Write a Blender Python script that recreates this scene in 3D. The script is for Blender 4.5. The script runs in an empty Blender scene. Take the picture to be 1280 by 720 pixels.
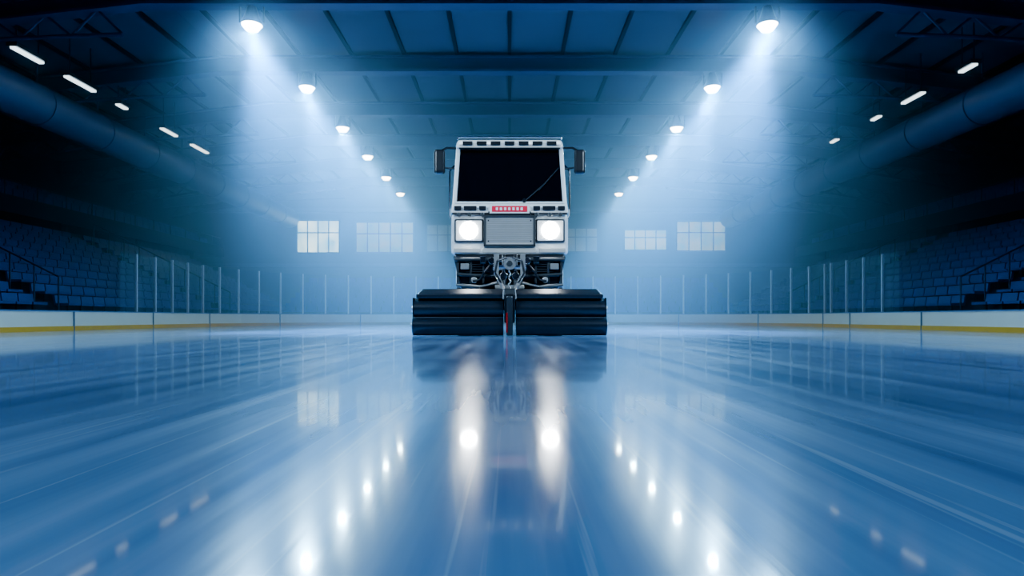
import bpy, bmesh, math, random
from mathutils import Vector, Matrix
random.seed(4)
sc = bpy.context.scene
sc.view_settings.view_transform = 'AgX'
sc.view_settings.look = 'AgX - Punchy'
sc.view_settings.exposure = 0.5
sc.view_settings.gamma = 0.86
try:
    sc.cycles.max_bounces = 6; sc.cycles.volume_bounces = 0; sc.cycles.transparent_max_bounces = 12
    sc.cycles.diffuse_bounces = 3; sc.cycles.glossy_bounces = 4
except Exception: pass

# ---------------------------------------------------------------- materials
def mat(name, col, rough=0.5, metal=0.0, emit=None, es=0.0, noise=0.0, nscale=6.0, coat=0.0, bump=0.0, spec=0.5):
    m = bpy.data.materials.new(name); m.use_nodes = True
    nt = m.node_tree; b = nt.nodes['Principled BSDF']
    b.inputs['Base Color'].default_value = (*col, 1)
    b.inputs['Roughness'].default_value = rough
    b.inputs['Metallic'].default_value = metal
    b.inputs['Coat Weight'].default_value = coat
    b.inputs['Specular IOR Level'].default_value = spec
    if emit:
        b.inputs['Emission Color'].default_value = (*emit, 1)
        b.inputs['Emission Strength'].default_value = es
    if noise or bump:
        tc = nt.nodes.new('ShaderNodeTexCoord')
        n = nt.nodes.new('ShaderNodeTexNoise'); n.inputs['Scale'].default_value = nscale
        n.inputs['Detail'].default_value = 4
        nt.links.new(tc.outputs['Object'], n.inputs['Vector'])
        if noise:
            mx = nt.nodes.new('ShaderNodeMix'); mx.data_type = 'RGBA'
            mx.inputs[6].default_value = (*[c*(1-noise) for c in col], 1)
            mx.inputs[7].default_value = (*[min(1, c*(1+noise)) for c in col], 1)
            nt.links.new(n.outputs['Fac'], mx.inputs[0])
            nt.links.new(mx.outputs[2], b.inputs['Base Color'])
        if bump:
            bp = nt.nodes.new('ShaderNodeBump'); bp.inputs['Strength'].default_value = bump
            bp.inputs['Distance'].default_value = 0.02
            nt.links.new(n.outputs['Fac'], bp.inputs['Height'])
            nt.links.new(bp.outputs['Normal'], b.inputs['Normal'])
    return m

WHITE = mat('white_paint', (0.82, 0.80, 0.78), 0.25, coat=0.5, noise=0.04)
BLACK = mat('black_plastic', (0.010, 0.012, 0.016), 0.3, noise=0.2)
RUBBER = mat('black_rubber', (0.012, 0.017, 0.025), 0.28, noise=0.3, nscale=20, bump=0.05)
CABGLASS = mat('dark_cab_glass', (0.002, 0.004, 0.007), 0.06, spec=.35)
SILVER = mat('brushed_aluminium', (0.66, 0.66, 0.66), 0.32, 0.9, noise=0.08)
CHROME = mat('chrome', (0.8, 0.82, 0.85), 0.15, 1.0, noise=0.03)
PANEL = mat('radiator_grey', (0.52, 0.50, 0.48), 0.35, 0.3, noise=0.08)
DKMETAL = mat('dark_steel', (0.08, 0.09, 0.1), 0.35, 0.8, noise=0.2)
RED = mat('red_badge', (0.75, 0.01, 0.05), 0.35, noise=0.05)
REDL = mat('red_reflector', (0.35, 0.01, 0.01), 0.25, noise=0.05)
HEAD = mat('headlight_lens', (1, 1, 1), 0.2, emit=(0.95, 0.98, 1.0), es=110, noise=0.01)
HEADDIM = mat('headlight_reflector', (0.9, 0.93, 0.95), 0.15, 0.6, emit=(0.85, 0.95, 1.0), es=1.2, noise=0.02)
MARK = mat('marker_lens', (0.9, 0.9, 0.9), 0.3, emit=(0.9, 0.97, 1.0), es=0.8, noise=0.02)
BOARD = mat('dasher_board_white', (0.97, 0.88, 0.72), 0.35, noise=0.05, nscale=3)
KICK = mat('kickplate_yellow', (1.0, 0.42, 0.01), 0.4, noise=0.06)
CAP = mat('board_cap_blue', (0.10, 0.22, 0.38), 0.4, noise=0.05)
SEAM = mat('board_seam', (0.10, 0.16, 0.22), 0.5, noise=0.1)
POST = mat('stanchion_aluminium', (0.75, 0.82, 0.88), 0.3, 0.5, noise=0.05)
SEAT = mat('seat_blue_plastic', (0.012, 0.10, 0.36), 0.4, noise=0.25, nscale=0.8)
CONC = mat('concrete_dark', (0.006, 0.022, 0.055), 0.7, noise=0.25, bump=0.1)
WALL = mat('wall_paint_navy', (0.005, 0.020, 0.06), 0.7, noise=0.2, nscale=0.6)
ROOF = mat('roof_deck', (0.06, 0.085, 0.13), 0.5, noise=0.15, nscale=0.8)
STEEL = mat('roof_steel', (0.035, 0.065, 0.13), 0.45, noise=0.15, nscale=2)
SEAMR = mat('roof_joint_black', (0.003, 0.004, 0.006), 0.7, noise=0.2)
DUCT = mat('duct_metal', (0.08, 0.15, 0.25), 0.42, 0.2, noise=0.12, nscale=1.5)
LAMP = mat('floodlight_lens', (1, 1, 1), 0.3, emit=(0.85, 0.95, 1.0), es=28, noise=0.01)
LAMPS = mat('side_lamp_lens', (1, 1, 1), 0.3, emit=(0.7, 0.9, 1.0), es=5, noise=0.01)

def winmat(name, es):
    m = bpy.data.materials.new(name); m.use_nodes = True
    nt = m.node_tree; b = nt.nodes['Principled BSDF']
    b.inputs['Base Color'].default_value = (0.1, 0.14, 0.18, 1)
    b.inputs['Emission Strength'].default_value = es
    tc = nt.nodes.new('ShaderNodeTexCoord'); n = nt.nodes.new('ShaderNodeTexNoise')
    n.inputs['Scale'].default_value = 0.9
    r = nt.nodes.new('ShaderNodeValToRGB')
    r.color_ramp.elements[0].position = .3; r.color_ramp.elements[0].color = (0.08, 0.35, 0.6, 1)
    r.color_ramp.elements[1].position = .7; r.color_ramp.elements[1].color = (0.5, 0.85, 1.0, 1)
    nt.links.new(tc.outputs['Object'], n.inputs['Vector'])
    nt.links.new(n.outputs['Fac'], r.inputs[0]); nt.links.new(r.outputs[0], b.inputs['Emission Color'])
    return m

def glassmat():
    m = bpy.data.materials.new('rink_glass'); m.use_nodes = True
    nt = m.node_tree; nt.nodes.clear()
    o = nt.nodes.new('ShaderNodeOutputMaterial'); mx = nt.nodes.new('ShaderNodeMixShader')
    t = nt.nodes.new('ShaderNodeBsdfTransparent'); t.inputs[0].default_value = (0.95, 0.98, 1.0, 1)
    g = nt.nodes.new('ShaderNodeBsdfGlossy'); g.inputs['Roughness'].default_value = 0.05
    lw = nt.nodes.new('ShaderNodeLayerWeight'); lw.inputs[0].default_value = 0.15
    mu = nt.nodes.new('ShaderNodeMath'); mu.operation = 'MULTIPLY'; mu.inputs[1].default_value = .22
    nt.links.new(lw.outputs['Fresnel'], mu.inputs[0]); nt.links.new(mu.outputs[0], mx.inputs[0])
    nt.links.new(t.outputs[0], mx.inputs[1]); nt.links.new(g.outputs[0], mx.inputs[2])
    nt.links.new(mx.outputs[0], o.inputs['Surface'])
    return m
GLASS = glassmat()

def icemat():
    m = bpy.data.materials.new('resurfaced_ice'); m.use_nodes = True
    nt = m.node_tree; b = nt.nodes['Principled BSDF']; L = nt.links.new
    tc = nt.nodes.new('ShaderNodeTexCoord')
    def noise(sx, sy, sc_, det=5, rz=0.0):
        mp = nt.nodes.new('ShaderNodeMapping'); mp.inputs['Scale'].default_value = (sx, sy, 1)
        mp.inputs['Rotation'].default_value = (0, 0, rz)
        n = nt.nodes.new('ShaderNodeTexNoise'); n.inputs['Scale'].default_value = sc_
        n.inputs['Detail'].default_value = det
        L(tc.outputs['Object'], mp.inputs['Vector']); L(mp.outputs[0], n.inputs['Vector'])
        return n.outputs['Fac']
    streak = noise(4.0, 0.12, 1.8, 8)
    broad = noise(1.0, 0.6, 0.9, 5)
    fine = noise(14.0, 0.5, 2.0, 4)
    add = nt.nodes.new('ShaderNodeMath'); add.operation = 'MULTIPLY_ADD'
    L(streak, add.inputs[0]); add.inputs[1].default_value = 0.6
    mul = nt.nodes.new('ShaderNodeMath'); mul.operation = 'MULTIPLY'; mul.inputs[1].default_value = 0.4
    L(broad, mul.inputs[0]); L(mul.outputs[0], add.inputs[2])
    cr = nt.nodes.new('ShaderNodeValToRGB')
    cr.color_ramp.elements[0].position = .38; cr.color_ramp.elements[0].color = (0.10, 0.26, 0.50, 1)
    cr.color_ramp.elements[1].position = .62; cr.color_ramp.elements[1].color = (0.30, 0.52, 0.78, 1)
    L(add.outputs[0], cr.inputs[0])
    def scratch(rz, lo):
        f = noise(26.0, 0.35, 1.3, 3, rz)
        r = nt.nodes.new('ShaderNodeMapRange'); r.inputs['From Min'].default_value = lo; r.inputs['From Max'].default_value = lo+.06
        L(f, r.inputs['Value']); return r.outputs[0]
    s1 = scratch(.12, .63); s2 = scratch(-.22, .64)
    sm = nt.nodes.new('ShaderNodeMath'); sm.operation = 'MAXIMUM'; L(s1, sm.inputs[0]); L(s2, sm.inputs[1])
    sk = nt.nodes.new('ShaderNodeMath'); sk.operation = 'MULTIPLY'; sk.inputs[1].default_value = .40; L(sm.outputs[0], sk.inputs[0])
    mx = nt.nodes.new('ShaderNodeMix'); mx.data_type = 'RGBA'
    L(sk.outputs[0], mx.inputs[0]); L(cr.outputs[0], mx.inputs[6]); mx.inputs[7].default_value = (0.55, 0.75, 0.92, 1)
    L(mx.outputs[2], b.inputs['Base Color'])
    mr = nt.nodes.new('ShaderNodeMapRange')
    mr.inputs['From Min'].default_value = .35; mr.inputs['From Max'].default_value = .65
    mr.inputs['To Min'].default_value = .10; mr.inputs['To Max'].default_value = .24
    L(add.outputs[0], mr.inputs['Value']); L(mr.outputs[0], b.inputs['Roughness'])
    b.inputs['IOR'].default_value = 1.42
    b.inputs['Coat Weight'].default_value = .6; b.inputs['Coat Roughness'].default_value = .05
    b.inputs['Coat IOR'].default_value = 1.38
    bp = nt.nodes.new('ShaderNodeBump'); bp.inputs['Strength'].default_value = 0.03
    bp.inputs['Distance'].default_value = 0.01
    L(fine, bp.inputs['Height']); L(bp.outputs[0], b.inputs['Normal'])
    return m
ICE = icemat()

# ---------------------------------------------------------------- mesh helpers
class MB:
    def __init__(s): s.v = []; s.f = []; s.m = []; s.mats = []
    def mi(s, m):
        if m not in s.mats: s.mats.append(m)
        return s.mats.index(m)
    def add(s, vs, fs, m):
        o = len(s.v); s.v += [tuple(v) for v in vs]; k = s.mi(m)
        for f in fs: s.f.append([i+o for i in f]); s.m.append(k)
    def hexa(s, p, m):  # p: 4 bottom ccw, 4 top
        s.add(p, [(3,2,1,0),(4,5,6,7),(0,1,5,4),(1,2,6,5),(2,3,7,6),(3,0,4,7)], m)
    def box(s, x0, x1, y0, y1, z0, z1, m):
        s.hexa([(x0,y0,z0),(x1,y0,z0),(x1,y1,z0),(x0,y1,z0),(x0,y0,z1),(x1,y0,z1),(x1,y1,z1),(x0,y1,z1)], m)
    def taper(s, hb, ht, yfb, yft, ybb, ybt, z0, z1, m, cx=0):
        s.hexa([(cx-hb,yfb,z0),(cx+hb,yfb,z0),(cx+hb,ybb,z0),(cx-hb,ybb,z0),(cx-ht,yft,z1),(cx+ht,yft,z1),(cx+ht,ybt,z1),(cx-ht,ybt,z1)], m)
    def cyl(s, a, b, r, m, n=20, r2=None):
        a = Vector(a); b = Vector(b); d = (b-a).normalized(); r2 = r if r2 is None else r2
        u = d.orthogonal().normalized(); w = d.cross(u); vs = []
        for c, rr in ((a, r), (b, r2)):
            for i in range(n):
                t = 2*math.pi*i/n; vs.append(c+(u*math.cos(t)+w*math.sin(t))*rr)
        fs = [(i, (i+1) % n, n+(i+1) % n, n+i) for i in range(n)]
        fs += [tuple(range(n-1, -1, -1)), tuple(range(n, 2*n))]
        s.add(vs, fs, m)
    def tube(s, pts, r, m, n=10):
        for a, b in zip(pts[:-1], pts[1:]): s.cyl(a, b, r, m, n)
    def obj(s, name, parent=None, bevel=0, smooth=False, segs=2):
        me = bpy.data.meshes.new(name); me.from_pydata(s.v, [], s.f)
        for m in s.mats: me.materials.append(m)
        for p, k in zip(me.polygons, s.m): p.material_index = k
        me.update()
        o = bpy.data.objects.new(name, me); sc.collection.objects.link(o)
        if parent: o.parent = parent
        if bevel:
            b = o.modifiers.new('bevel', 'BEVEL'); b.width = bevel; b.segments = segs; b.limit_method = 'ANGLE'; b.angle_limit = math.radians(40)
        if smooth:
            for p in me.polygons: p.use_smooth = len(p.vertices) == 4
            e = o.modifiers.new('es', 'EDGE_SPLIT'); e.split_angle = math.radians(40)
        return o

def empty(name, loc=(0,0,0)):
    e = bpy.data.objects.new(name, None); e.location = loc; sc.collection.objects.link(e); return e

# ---------------------------------------------------------------- room shell
YB, YF = -12.0, 38.0
XW = 19.0
def board_path(hx, y0, y1, r, n=10, off=0.0):
    hx += off; y0 -= off; y1 += off; r += off
    pts = []
    for cx, cy, a0 in ((hx-r, y1-r, 0), (-(hx-r), y1-r, 90), (-(hx-r), y0+r, 180), (hx-r, y0+r, 270)):
        for i in range(n+1):
            a = math.radians(a0+90*i/n); pts.append((cx+r*math.cos(a), cy+r*math.sin(a)))
    return pts
HX, RY0, RY1, RR = 9.8, -10.0, 26.0, 6.0
b = MB(); p = board_path(HX, RY0, RY1, RR, 12, 0.1)
b.add([(x, y, 0) for x, y in p], [tuple(range(len(p)))], ICE)
b.obj('ice_rink_surface')
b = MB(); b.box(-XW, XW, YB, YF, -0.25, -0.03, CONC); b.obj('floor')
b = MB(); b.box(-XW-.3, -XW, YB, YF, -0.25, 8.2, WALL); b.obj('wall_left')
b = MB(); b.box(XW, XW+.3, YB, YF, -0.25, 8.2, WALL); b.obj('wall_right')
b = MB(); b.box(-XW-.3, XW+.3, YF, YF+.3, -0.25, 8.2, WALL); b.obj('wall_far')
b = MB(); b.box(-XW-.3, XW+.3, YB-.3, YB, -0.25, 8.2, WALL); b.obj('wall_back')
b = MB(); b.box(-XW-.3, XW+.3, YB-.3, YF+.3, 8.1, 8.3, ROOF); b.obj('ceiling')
RF = empty('roof_structure')
prof = [(-XW+.01, 6.9), (-8.5, 8.09), (8.5, 8.09), (XW-.01, 6.9)]
for (x0, z0), (x1, z1) in ((prof[0], prof[1]), (prof[2], prof[3])):
    b = MB()
    b.hexa([(x0,YB+.01,z0),(x1,YB+.01,z1),(x1,YF-.01,z1),(x0,YF-.01,z0),(x0,YB+.01,z0+.008),(x1,YB+.01,z1+.008),(x1,YF-.01,z1+.008),(x0,YF-.01,z0+.008)], ROOF)
    b.obj('sloped_deck', RF)
def roofz(x):
    ax = abs(x)
    return 8.09 if ax < 8.5 else 8.09-1.19*(ax-8.5)/10.49
b = MB()
x = -17.05
while x < 17.1:
    z = roofz(x); b.box(x-.05, x+.05, YB+.02, YF-.02, z-.09, z-.005, SEAMR); x += 1.55
b.obj('panel_joints', RF)
b = MB()
BEAMY = [14.9+4.05*k for k in range(-6, 6)]
for y in BEAMY:
    for (x0, z0), (x1, z1) in zip(prof[:-1], prof[1:]):
        x0 = max(x0, -XW+.02); x1 = min(x1, XW-.02); z0 = roofz(x0); z1 = roofz(x1)
        for hw, t0, t1 in ((.05, .10, .52), (.17, .50, .57), (.17, .09, .14)):
            b.hexa([(x0,y-hw,z0-t1),(x1,y-hw,z1-t1),(x1,y+hw,z1-t1),(x0,y+hw,z0-t1),(x0,y-hw,z0-t0),(x1,y-hw,z1-t0),(x1,y+hw,z1-t0),(x0,y+hw,z0-t0)], STEEL)
b.obj('beams', RF)
b = MB()
for y in BEAMY:
    for s in (-1, 1):
        pts = []
        for i in range(9):
            x = s*(9+i*1.2); pts.append((x, y+.0, roofz(x)-1.15 + .25*math.sin(i/8*math.pi)))
        b.tube(pts, .05, STEEL, 8)
        for i in range(8):
            x0 = s*(9+i*1.2); x1 = s*(9+(i+.5)*1.2); x2 = s*(9+(i+1)*1.2)
            b.cyl(pts[i], (x1, y, roofz(x1)-.5), .03, STEEL, 6); b.cyl((x1, y, roofz(x1)-.5), pts[i+1], .03, STEEL, 6)
b.obj('truss_webbing', RF)

# ---------------------------------------------------------------- ducts
for s in (-1, 1):
    b = MB(); X = s*13.0; Z = 6.15; R = .55
    b.cyl((X, YB+.1, Z), (X, YF-.1, Z), R, DUCT, 40)
    y = YB+1
    while y < YF-1:
        b.cyl((X, y-.04, Z), (X, y+.04, Z), R+.03, DUCT, 40)
        b.cyl((X, y, Z+R), (X, y, roofz(X)), .02, STEEL, 6); y += 2.6
    b.obj('air_duct', smooth=True)

# ---------------------------------------------------------------- dasher boards + glass
def ribbon(b, pa, pb, z0, z1, m, cond=None):
    n = len(pa)
    for i in range(n):
        j = (i+1) % n
        if cond and not (cond(pa[i]) and cond(pa[j])): continue
        b.hexa([(*pb[i],z0),(*pb[j],z0),(*pa[j],z0),(*pa[i],z0),(*pb[i],z1),(*pb[j],z1),(*pa[j],z1),(*pa[i],z1)], m)
BH = .42
pin = board_path(HX, RY0, RY1, RR, 12); pout = board_path(HX, RY0, RY1, RR, 12, .10)
pk = board_path(HX, RY0, RY1, RR, 12, -.015); pc = board_path(HX, RY0, RY1, RR, 12, .12)
boards = empty('dasher_boards')
b = MB(); ribbon(b, pin, pout, 0, BH, BOARD); b.obj('board_panels', boards)
b = MB(); ribbon(b, pk, pin, 0, .10, KICK); b.obj('kickplate', boards)
b = MB(); ribbon(b, pk, pc, BH, BH+.025, CAP); b.obj('cap_rail', boards)
def resample(path, step):
    out = []; acc = 0; n = len(path)
    for i in range(n):
        a = Vector(path[i]); c = Vector(path[(i+1) % n]); L = (c-a).length
        if L < 1e-6: continue
        d = (c-a)/L; t = step-acc if acc else 0
        while t < L:
            out.append((a+d*t, d)); t += step
        acc = (L-(t-step)) % step
    return out
b = MB()
for q, d in resample(pk, 3.2):
    n = Vector((-d.y, d.x)); a = q-d*.015; c = q+d*.015
    b.hexa([(*(a+n*.004),.0),(*(c+n*.004),.0),(*(c-n*.02),.0),(*(a-n*.02),.0),(*(a+n*.004),BH),(*(c+n*.004),BH),(*(c-n*.03),BH),(*(a-n*.03),BH)], SEAM)
b.obj('panel_seams', boards)
b = MB(); g1 = board_path(HX, RY0, RY1, RR, 12, .05); g2 = board_path(HX, RY0, RY1, RR, 12, .062)
GT = 1.95
ribbon(b, g1, g2, BH+.025, GT, GLASS, cond=lambda q: q[1] > 16)
for sx in (-1, 1):
    b.box(*sorted((sx*(HX+.05), sx*(HX+.062))), 16.2, 20.0, BH+.025, GT, GLASS)
b.obj('safety_glass', boards)
b = MB()
for q, d in resample(g1, .9):
    if q.y < 16.2: continue
    n = Vector((-d.y, d.x)); w = .022
    c = q-n*.006
    P = [c-d*w-n*.03, c+d*w-n*.03, c+d*w+n*.03, c-d*w+n*.03]
    b.hexa([(*v, BH+.02) for v in P]+[(*v, GT+.02) for v in P], POST)
b.obj('glass_stanchions', boards)

# ---------------------------------------------------------------- stands
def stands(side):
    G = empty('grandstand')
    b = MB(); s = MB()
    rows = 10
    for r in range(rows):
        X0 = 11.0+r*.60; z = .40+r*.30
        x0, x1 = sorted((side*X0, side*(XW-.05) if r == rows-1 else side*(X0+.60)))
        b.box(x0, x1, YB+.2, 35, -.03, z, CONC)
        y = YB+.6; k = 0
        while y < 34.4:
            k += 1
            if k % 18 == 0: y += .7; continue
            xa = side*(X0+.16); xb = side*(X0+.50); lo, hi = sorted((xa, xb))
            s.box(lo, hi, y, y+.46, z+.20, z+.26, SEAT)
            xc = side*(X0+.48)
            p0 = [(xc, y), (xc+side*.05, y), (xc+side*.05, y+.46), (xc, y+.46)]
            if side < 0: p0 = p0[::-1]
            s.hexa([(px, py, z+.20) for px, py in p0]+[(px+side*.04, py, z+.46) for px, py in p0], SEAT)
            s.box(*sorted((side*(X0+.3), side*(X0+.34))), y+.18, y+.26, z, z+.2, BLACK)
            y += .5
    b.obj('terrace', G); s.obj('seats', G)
    u = MB()
    u.box(*sorted((side*17.0, side*(XW-.02))), YB+.1, 37.9, 3.95, 4.2, CONC)
    u.box(*sorted((side*16.9, side*17.02)), YB+.1, 37.9, 3.85, 4.45, WALL)
    for r in range(3):
        u.box(*sorted((side*(17.1+r*.6), side*(XW-.03))), YB+.1, 37.9, 4.2, 4.35+r*.3, CONC)
        y = YB+.5
        while y < 37:
            u.box(*sorted((side*(17.45+r*.6), side*(17.5+r*.6))), y, y+.46, 4.4+r*.3, 4.85+r*.3, SEAT); y += .5
    y = YB+.5
    while y < 37:
        u.cyl((side*16.96, y, 4.45), (side*16.96, y, 4.95), .02, STEEL, 6); y += 1.5
    u.cyl((side*16.96, YB+.5, 4.95), (side*16.96, 37.5, 4.95), .025, STEEL, 8)
    y = YB+2
    while y < 37:
        u.cyl((side*17.4, y, 3.08), (side*17.4, y, 4.0), .12, CONC, 12); y += 5
    u.obj('balcony', G)
    b = MB()
    for y in (15.75, 25.4):
        pts = []
        for r in range(10):
            X = side*(11.1+r*.60); z = .40+r*.30
            b.cyl((X, y, z), (X, y, z+.9), .02, STEEL, 6); pts.append((X, y, z+.9))
        b.tube(pts, .022, STEEL, 8)
    b.obj('stair_handrail', G)
stands(-1); stands(1)
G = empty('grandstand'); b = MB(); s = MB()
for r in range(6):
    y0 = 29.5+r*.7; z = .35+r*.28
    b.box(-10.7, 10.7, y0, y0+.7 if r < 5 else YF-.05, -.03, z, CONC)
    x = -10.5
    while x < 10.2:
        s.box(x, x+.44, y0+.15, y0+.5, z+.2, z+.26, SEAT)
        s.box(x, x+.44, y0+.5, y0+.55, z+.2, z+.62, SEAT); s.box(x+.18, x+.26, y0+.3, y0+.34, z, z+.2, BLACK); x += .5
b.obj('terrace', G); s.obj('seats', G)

# ---------------------------------------------------------------- windows in far wall
k = 0
for x0, x1, z0, z1, es, nm in ((-12.6,-10.1,4.15,6.05,7.0,4), (-9.1,-5.7,4.15,5.95,1.8,5), (-4.9,-2.4,4.2,5.8,.4,4), (2.6,5.2,4.2,5.6,.4,4), (6.8,9.3,4.3,5.5,3.0,4), (9.9,12.8,4.25,6.0,2.2,4)):
    k += 1; b = MB()
    W = winmat('window_glow_%d' % k, es)
    b.box(x0, x1, YF-.04, YF-.01, z0, z1, W)
    for i in range(nm+1):
        xx = x0+(x1-x0)*i/nm; b.box(xx-.03, xx+.03, YF-.10, YF-.005, z0-.05, z1+.05, STEEL)
    for zz in (z0, z0+(z1-z0)*.62, z1): b.box(x0-.05, x1+.05, YF-.09, YF-.005, zz-.03, zz+.03, STEEL)
    b.obj('window_%d' % k)
b = MB(); b.box(-XW+.02, XW-.02, YF-.2, YF-.005, 3.3, 3.5, STEEL); b.obj('trim_1')
b = MB(); b.box(-XW+.02, XW-.02, YF-.3, YF-.005, 6.5, 6.75, STEEL); b.obj('trim_2')

# ---------------------------------------------------------------- flood lights
def floodlight(x, y, z, power, mount_z, aim, cone, spill=0, col=(0.15, 0.50, 1.0)):
    e = empty('floodlight', (x, y, z))
    b = MB()
    b.cyl((0,0,.10), (0,0,.42), .20, DKMETAL, 24, .10)
    b.cyl((0,0,.0), (0,0,.12), .25, DKMETAL, 24, .21)
    b.cyl((0,0,.42), (0,0,mount_z-z), .03, DKMETAL, 8)
    b.box(-.29,-.26,-.03,.03,.05,.5,DKMETAL); b.box(.26,.29,-.03,.03,.05,.5,DKMETAL); b.box(-.29,.29,-.03,.03,.48,.52,DKMETAL)
    b.obj('housing', e)
    b = MB(); b.cyl((0,0,-.12), (0,0,-.002), .14, LAMP, 24, .23); b.obj('lens', e)
    ld = bpy.data.lights.new('flood_spot', 'SPOT'); ld.energy = power; ld.color = col
    ld.spot_size = math.radians(cone); ld.spot_blend = 1.0; ld.shadow_soft_size = .12
    lo = bpy.data.objects.new('lamp', ld); lo.location = (0, 0, -.2); lo.parent = e
    d = Vector(aim)-Vector((x, y, z)); lo.rotation_euler = (-d).to_track_quat('Z', 'Y').to_euler()
    sc.collection.objects.link(lo)
    if spill:
        pl = bpy.data.lights.new('flood_spill', 'SPOT'); pl.energy = spill; pl.color = (0.30, 0.66, 1.0); pl.shadow_soft_size = .12
        pl.spot_size = math.radians(115); pl.spot_blend = .9
        po = bpy.data.objects.new('spill', pl); po.location = (0, -.08, -.2); po.parent = e; sc.collection.objects.link(po)
        po.rotation_euler = Vector(((1 if x > 0 else -1)*.35, .7, 1)).to_track_quat('Z', 'Y').to_euler()
mult = {14: 1.7, 18: 1.4, 23: 1.0, 27: .7, 31: .55, 35: .45}
for k, y in enumerate(BEAMY):
    for s in (-1, 1):
        if y > 14:
            mm = mult.get(int(y), 1.0)
            floodlight(s*6.0, y, 7.1, 21000*mm, 7.55, (s*3.0, y-2.2, 0), 50, 1900*mm)
        elif 6 < y < 7: floodlight(s*6.0, y, 7.1, 1700, 7.55, (s*3.0, y+2.0, 0), 120, col=(0.28, 0.62, 1.0))  # added pair out of view, brightens the foreground ice
        elif 2 < y < 3: floodlight(s*6.0, y, 7.1, 6000, 7.55, (s*.3, 10.9, 2.3), 32, col=(0.65, 0.85, 1.0))  # added pair out of view, narrow beams to light the machine's front
        elif -2 < y < 0: floodlight(s*6.0, y, 7.1, 1500, 7.55, (s*3.0, y+3.0, 0), 120, col=(0.28, 0.62, 1.0))  # added pair behind the camera, more fill for the near ice
# side strip lamps under the eaves
for s, L in ((-1, ((2, 3.2), (8, 9.2), (14.9, 15.9), (16.7, 17.9), (18.9, 19.4), (21.3, 22.3), (23.3, 24.6))),
             (1, ((2, 3.2), (8, 9.2), (15.9, 16.5), (17.9, 18.9), (20.0, 20.5), (22.6, 23.1)))):
    for y0, y1 in L:
        yc = (y0+y1)/2; h = (y1-y0)/2
        e = empty('strip_light', (s*11.6, yc, 6.62)); b = MB()
        b.box(-.13, .13, -h, h, 0, .10, DKMETAL)
        for yy in (-h*.7, h*.7): b.cyl((0,yy,.08), (0,yy,roofz(11.6)-6.62), .015, DKMETAL, 8)
        b.obj('housing', e)
        b = MB(); b.box(-.07, .07, -h+.03, h-.03, -.05, .02, LAMPS); b.obj('lens', e, bevel=.02)

# ---------------------------------------------------------------- ICE RESURFACER
Z = empty('ice_resurfacer', (0, 10.0, 0.004))
F = 0.9   # body front offset
b = MB()
b.taper(.80, .84, F+.25, F+.2, F+4.0, F+4.0, .42, .80, DKMETAL); b.obj('chassis', Z, bevel=.03)
b = MB()
b.taper(.99, 1.0, F+.9, F+.9, F+4.2, F+4.2, .80, 2.1, WHITE)
b.obj('snow_tank', Z, bevel=.07)
b = MB()
for sx in (-1, 1):
    for y in (F+1.0, F+3.3):
        b.cyl((sx*.62, y, .46), (sx*.96, y, .46), .45, RUBBER, 36)
        b.cyl((sx*.955, y, .46), (sx*.985, y, .46), .22, SILVER, 24)
        for i in range(28):
            t = 2*math.pi*i/28; c = Vector((0, math.cos(t), math.sin(t)))
            P = Vector((sx*.79, y, .46))+c*.452
            b.cyl(P-Vector((.15,0,0)), P+Vector((.15,0,0)), .006, RUBBER, 5)
b.obj('wheels', Z, smooth=True)
b = MB(); b.taper(1.0, 1.0, F, F+.02, F+1.6, F+1.6, 1.36, 2.06, WHITE); b.obj('hood', Z, bevel=.06, segs=3)
b = MB(); b.taper(1.01, .985, F-.02, F+.03, F+1.6, F+1.6, 2.06, 2.24, WHITE); b.obj('cowl', Z, bevel=.035, segs=3)
b = MB()
for x0, x1 in ((-.94,-.82), (-.78,-.56), (-.52,-.40), (.40,.52), (.56,.78), (.82,.94)):
    b.box(x0, x1, F-.045, F, 2.11, 2.18, BLACK)
b.box(-.98, .98, F-.03, F, 2.035, 2.065, BLACK)
for x in (-.86,-.68,-.46,.46,.68,.86):
    b.cyl((x, F-.07, 2.03), (x, F-.0, 2.03), .035, DKMETAL, 12)
b.box(-.36, .36, F-.05, F, 2.02, 2.09, BLACK)
b.obj('cowl_vents', Z, bevel=.008)
b = MB(); b.box(-.34, .34, F-.06, F-.01, 2.05, 2.20, WHITE)
b.box(-.30, .30, F-.068, F-.055, 2.075, 2.175, RED)
for i in range(7): b.box(-.235+i*.07, -.195+i*.07, F-.074, F-.06, 2.10, 2.15, WHITE)
b.obj('badge', Z, bevel=.004)
b = MB()
b.box(-.42, .42, F-.05, F+.01, 1.52, 2.0, PANEL)
for i in range(13): b.box(-.38, .38, F-.058, F-.05, 1.565+i*.032, 1.583+i*.032, SILVER)
b.obj('radiator_panel', Z, bevel=.003)
b = MB()
for sx in (-1, 1): b.box(sx*.42-.02, sx*.42+.02, F-.075, F, 1.5, 2.0, DKMETAL)
b.box(-.44, .44, F-.075, F, 1.985, 2.02, DKMETAL); b.box(-.44, .44, F-.075, F, 1.49, 1.525, DKMETAL)
for sx in (-1, 1):
    for zz in (1.58, 1.93): b.cyl((sx*.36, F-.065, zz), (sx*.36, F-.03, zz), .014, DKMETAL, 10)
b.obj('radiator_frame', Z, bevel=.006)
b = MB()
for x0, x1 in ((-.95,-.50), (-.46,.46), (.50,.95)): b.box(x0, x1, F-.03, F+.01, 1.385, 1.465, PANEL)
b.obj('lower_trim', Z, bevel=.015)
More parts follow.
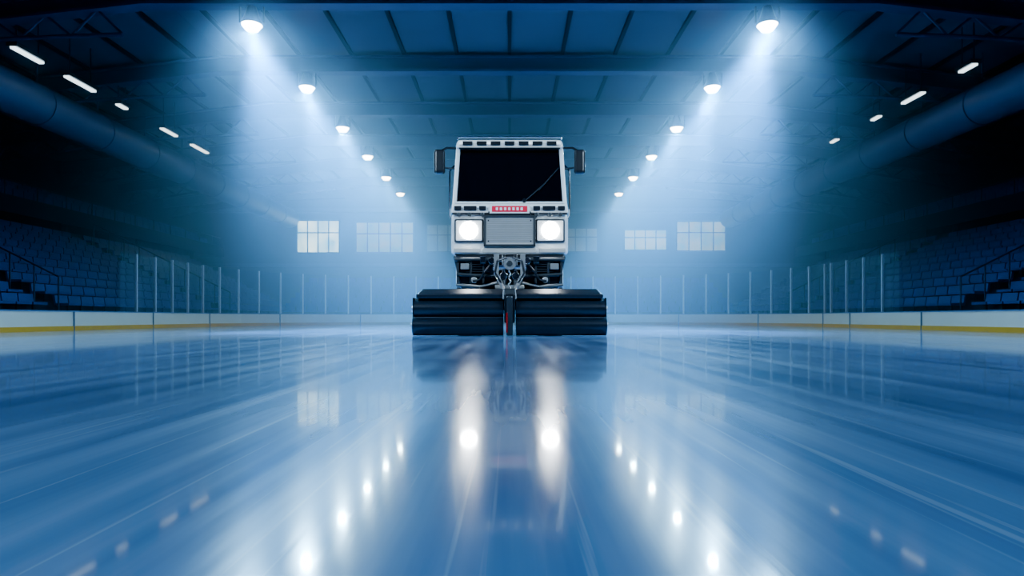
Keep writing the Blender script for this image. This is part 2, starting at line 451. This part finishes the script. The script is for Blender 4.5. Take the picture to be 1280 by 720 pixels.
for sx in (-1, 1):
    b = MB(); cx = sx*.69
    b.box(cx-.25, cx+.25, F-.04, F+.01, 1.56, 1.96, DKMETAL); b.obj('headlight_bezel', Z, bevel=.04)
    b = MB(); b.box(cx-.22, cx+.22, F-.065, F-.03, 1.59, 1.93, HEADDIM); b.obj('headlight_reflector', Z, bevel=.04)
    b = MB(); b.cyl((cx, F-.09, 1.76), (cx, F-.05, 1.76), .15, HEAD, 28); b.obj('headlight_lens', Z, bevel=.01)
# cab
b = MB(); b.taper(.955, .895, F+.07, F+.20, F+1.75, F+1.7, 2.22, 3.24, CABGLASS); b.obj('cab_glass', Z, bevel=.05, segs=3)
b = MB()
for sx in (-1, 1):
    for (yb, yt) in ((F+.05, F+.17), (F+1.74, F+1.68)):
        w = .075
        xb = sx*.985; xt = sx*.925
        lo_b, hi_b = sorted((xb, xb-sx*w)); lo_t, hi_t = sorted((xt, xt-sx*w))
        b.hexa([(lo_b,yb,2.22),(hi_b,yb,2.22),(hi_b,yb+.12,2.22),(lo_b,yb+.12,2.22),(lo_t,yt,3.25),(hi_t,yt,3.25),(hi_t,yt+.12,3.25),(lo_t,yt+.12,3.25)], WHITE)
b.obj('cab_pillars', Z, bevel=.02, segs=3)
b = MB(); b.taper(.94, .90, F+.10, F+.14, F+1.9, F+1.85, 3.20, 3.36, WHITE); b.obj('cab_roof', Z, bevel=.05, segs=3)
b = MB()
for x in (-.72,-.48,-.24,0,.24,.48,.72):
    b.box(x-.085, x+.085, F+.075, F+.15, 3.25, 3.31, BLACK)
for x in (-.84,.84,-.36,.36): b.box(x-.03, x+.03, F+.07, F+.14, 3.255, 3.305, MARK)
b.tube([(-.9, F+.2, 3.37), (-.9, F+.2, 3.41), (.9, F+.2, 3.41), (.9, F+.2, 3.37)], .015, CHROME)
b.box(-.87, .87, F+.085, F+.14, 3.185, 3.205, BLACK)
b.obj('roof_light_bar', Z, bevel=.006)
b = MB(); b.box(-.93, .93, F+.015, F+.1, 2.225, 2.265, WHITE); b.obj('windscreen_sill', Z, bevel=.01)
b = MB()
b.cyl((.25, F+.05, 2.27), (.62, F+.09, 2.60), .010, DKMETAL, 8); b.cyl((.50, F+.08, 2.47), (.84, F+.12, 2.86), .009, DKMETAL, 6)
b.cyl((.25, F+.06, 2.25), (.25, F-.0, 2.29), .035, BLACK, 12)
b.obj('wiper', Z)
for sx in (-1, 1):
    b = MB(); b.box(sx*1.20-.095, sx*1.20+.095, F+.0, F+.12, 2.74, 3.16, BLACK); b.obj('mirror_shell', Z, bevel=.05, segs=4)
    b = MB(); b.box(sx*1.20-.06, sx*1.20+.06, F+.115, F+.13, 2.79, 3.11, CHROME); b.obj('mirror_glass', Z)
    b = MB(); b.tube([(sx*.92, F+.2, 3.22), (sx*1.08, F+.1, 3.20), (sx*1.20, F+.06, 3.12)], .02, BLACK)
    b.tube([(sx*.94, F+.2, 2.86), (sx*1.15, F+.08, 2.86)], .016, BLACK); b.obj('mirror_arm', Z)
    b = MB(); b.tube([(sx*1.02, F+.5, 2.0), (sx*1.07, F+.5, 2.1), (sx*1.07, F+.5, 2.9), (sx*.97, F+.5, 3.0)], .018, CHROME); b.obj('grab_rail', Z)
b = MB(); b.taper(.84, .97, F+.06, F+.0, F+1.0, F+1.0, .76, 1.36, BLACK); b.obj('lower_front', Z, bevel=.05)
b = MB()
b.tube([(-.93, F-.06, 1.27), (.93, F-.06, 1.27)], .035, DKMETAL)
b.tube([(-.90, F-.05, 1.02), (-.3, F-.05, .99), (.3, F-.05, .99), (.90, F-.05, 1.02)], .03, DKMETAL)
for x in (-.88,-.66,-.44,.44,.66,.88): b.box(x-.02, x+.02, F-.04, F+.03, .86, 1.3, DKMETAL)
for sx in (-1, 1):
    for i in range(5): b.box(sx*.55-.2, sx*.55+.2, F-.035, F+.04, 1.06+i*.04, 1.075+i*.04, DKMETAL)
    b.box(sx*.76-.07, sx*.76+.07, F-.09, F, 1.10, 1.20, SILVER)
    b.box(sx*.45-.05, sx*.45+.05, F-.12, F, 1.20, 1.32, CHROME)
    b.cyl((sx*.30, F-.14, 1.24), (sx*.30, F, 1.24), .06, CHROME, 16)
    b.cyl((sx*.60, F-.1, .92), (sx*.60, F+.05, .92), .05, SILVER, 16)
    b.tube([(sx*.3, F-.1, 1.2), (sx*.42, F-.16, 1.05), (sx*.5, F-.14, .92), (sx*.62, F-.1, .90)], .02, RUBBER)
    b.tube([(sx*.9, F-.08, .84), (sx*.5, F-.14, .80), (sx*.2, F-.2, .86)], .03, DKMETAL)
b.obj('front_grille', Z, bevel=.006)
b = MB()
b.box(-.22, .22, F-.16, F, 1.22, 1.30, CHROME)
b.box(-.26, -.18, F-.26, F, .98, 1.34, SILVER); b.box(.18, .26, F-.26, F, .98, 1.34, SILVER)
for x in (-.1, .1):
    b.cyl((x, F-.22, .62), (x, F-.18, 1.0), .05, DKMETAL, 16); b.cyl((x, F-.18, 1.0), (x, F-.16, 1.34), .032, CHROME, 14)
    b.cyl((x, F-.26, .98), (x, F-.12, .98), .065, CHROME, 16)
b.cyl((-.28, F-.2, 1.12), (.28, F-.2, 1.12), .045, CHROME, 16)
b.cyl((-.24, F-.24, .78), (.24, F-.24, .78), .05, SILVER, 16)
b.cyl((0, F-.3, 1.18), (0, F-.1, 1.18), .10, SILVER, 24); b.cyl((0, F-.32, 1.18), (0, F-.29, 1.18), .05, DKMETAL, 16)
for sx in (-1, 1):
    b.tube([(sx*.05, F-.3, 1.28), (sx*.2, F-.38, 1.22), (sx*.24, F-.40, 1.02), (sx*.14, F-.42, .86), (sx*.07, F-.45, .72)], .018, RUBBER)
    b.tube([(sx*.22, F-.2, 1.0), (sx*.16, F-.36, .88), (sx*.1, F-.5, .74), (sx*.1, F-.62, .62)], .035, SILVER)
    b.cyl((sx*.15, F-.3, .9), (sx*.21, F-.3, .9), .05, CHROME, 14)
for i in range(7): b.cyl((-.018+.036*(i % 2), F-.42, 1.05-i*.06), (.018-.036*(i % 2), F-.42, 1.0-i*.06), .014, CHROME, 8)
b.obj('hydraulic_lift', Z, bevel=.008)
b = MB()
b.box(-.085, .085, -.02, .75, .20, .66, BLACK); b.box(-.05, .05, -.07, .0, .0, .62, DKMETAL)
b.taper(.12, .10, .0, .05, .6, .5, .56, .74, DKMETAL)
b.obj('hitch_column', Z, bevel=.02)
b = MB(); b.box(-.055, -.03, -.085, -.06, .05, .36, REDL); b.obj('red_marker', Z, bevel=.006)
for sx in (-1, 1):
    xi, xo = sx*.10, sx*1.53
    b = MB()
    b.cyl((xi, .16, .148), (xo, .16, .148), .148, RUBBER, 40)
    b.cyl((xi, .22, .42), (xo-sx*.02, .22, .42), .15, RUBBER, 40)
    b.obj('squeegee_roll', Z, smooth=True)
    b = MB(); b.box(*sorted((xi, xo-sx*.05)), .10, .80, .585, .66, RUBBER)
    b.hexa([(min(xi,xo-sx*.06), .16, .66), (max(xi,xo-sx*.06), .16, .66), (max(xi,xo-sx*.06), .80, .66), (min(xi,xo-sx*.06), .80, .66),
            (min(xi,xo-sx*.12), .30, .745), (max(xi,xo-sx*.12), .30, .745), (max(xi,xo-sx*.12), .75, .75), (min(xi,xo-sx*.12), .75, .75)], BLACK)
    b.obj('top_cover', Z, bevel=.02)
    b = MB(); b.box(*sorted((xi, xo-sx*.02)), .3, .75, .03, .585, BLACK)
    b.box(*sorted((xo-sx*.015, xo+sx*.012)), .16, .78, .05, .60, BLACK)
    b.cyl((xo, .16, .152), (xo+sx*.03, .16, .152), .05, SILVER, 14); b.cyl((xo, .22, .42), (xo+sx*.03, .22, .42), .05, SILVER, 14)
    b.box(*sorted((xi, xo-sx*.03)), .085, .12, .275, .295, DKMETAL)
    b.obj('conditioner_frame', Z, bevel=.01)
b = MB()
for sx in (-1, 1): b.hexa([(sx*.5-.05,.7,.35),(sx*.5+.05,.7,.35),(sx*.5+.05,F+.5,.5),(sx*.5-.05,F+.5,.5),(sx*.5-.05,.7,.47),(sx*.5+.05,.7,.47),(sx*.5+.05,F+.5,.64),(sx*.5-.05,F+.5,.64)], DKMETAL)
b.obj('tow_arms', Z)

# ---------------------------------------------------------------- world, haze
w = bpy.data.worlds.new('arena_air'); sc.world = w; w.use_nodes = True
nt = w.node_tree; bg = nt.nodes['Background']; bg.inputs[0].default_value = (0.02, 0.05, 0.1, 1); bg.inputs[1].default_value = .3
m = bpy.data.materials.new('fog'); m.use_nodes = True; nt = m.node_tree; nt.nodes.clear()
vs = nt.nodes.new('ShaderNodeVolumeScatter'); vs.inputs['Color'].default_value = (0.33, 0.68, 1.0, 1)
vs.inputs['Density'].default_value = 0.042; vs.inputs['Anisotropy'].default_value = 0.5
o = nt.nodes.new('ShaderNodeOutputMaterial'); nt.links.new(vs.outputs[0], o.inputs['Volume'])
b = MB(); b.box(-XW+.05, XW-.05, 12.6, YF-.02, -.02, 8.05, m); b.obj('arena_fog')

# ---------------------------------------------------------------- camera
cd = bpy.data.cameras.new('camera'); cam = bpy.data.objects.new('camera', cd); sc.collection.objects.link(cam)
cd.sensor_width = 36; cd.lens = 22.5; cd.shift_y = 37.3/1280; cd.shift_x = 3/1280
cam.location = (0, 0, .284); cam.rotation_euler = (math.radians(90), 0, 0)
cd.clip_start = .02; cd.clip_end = 200
sc.camera = cam
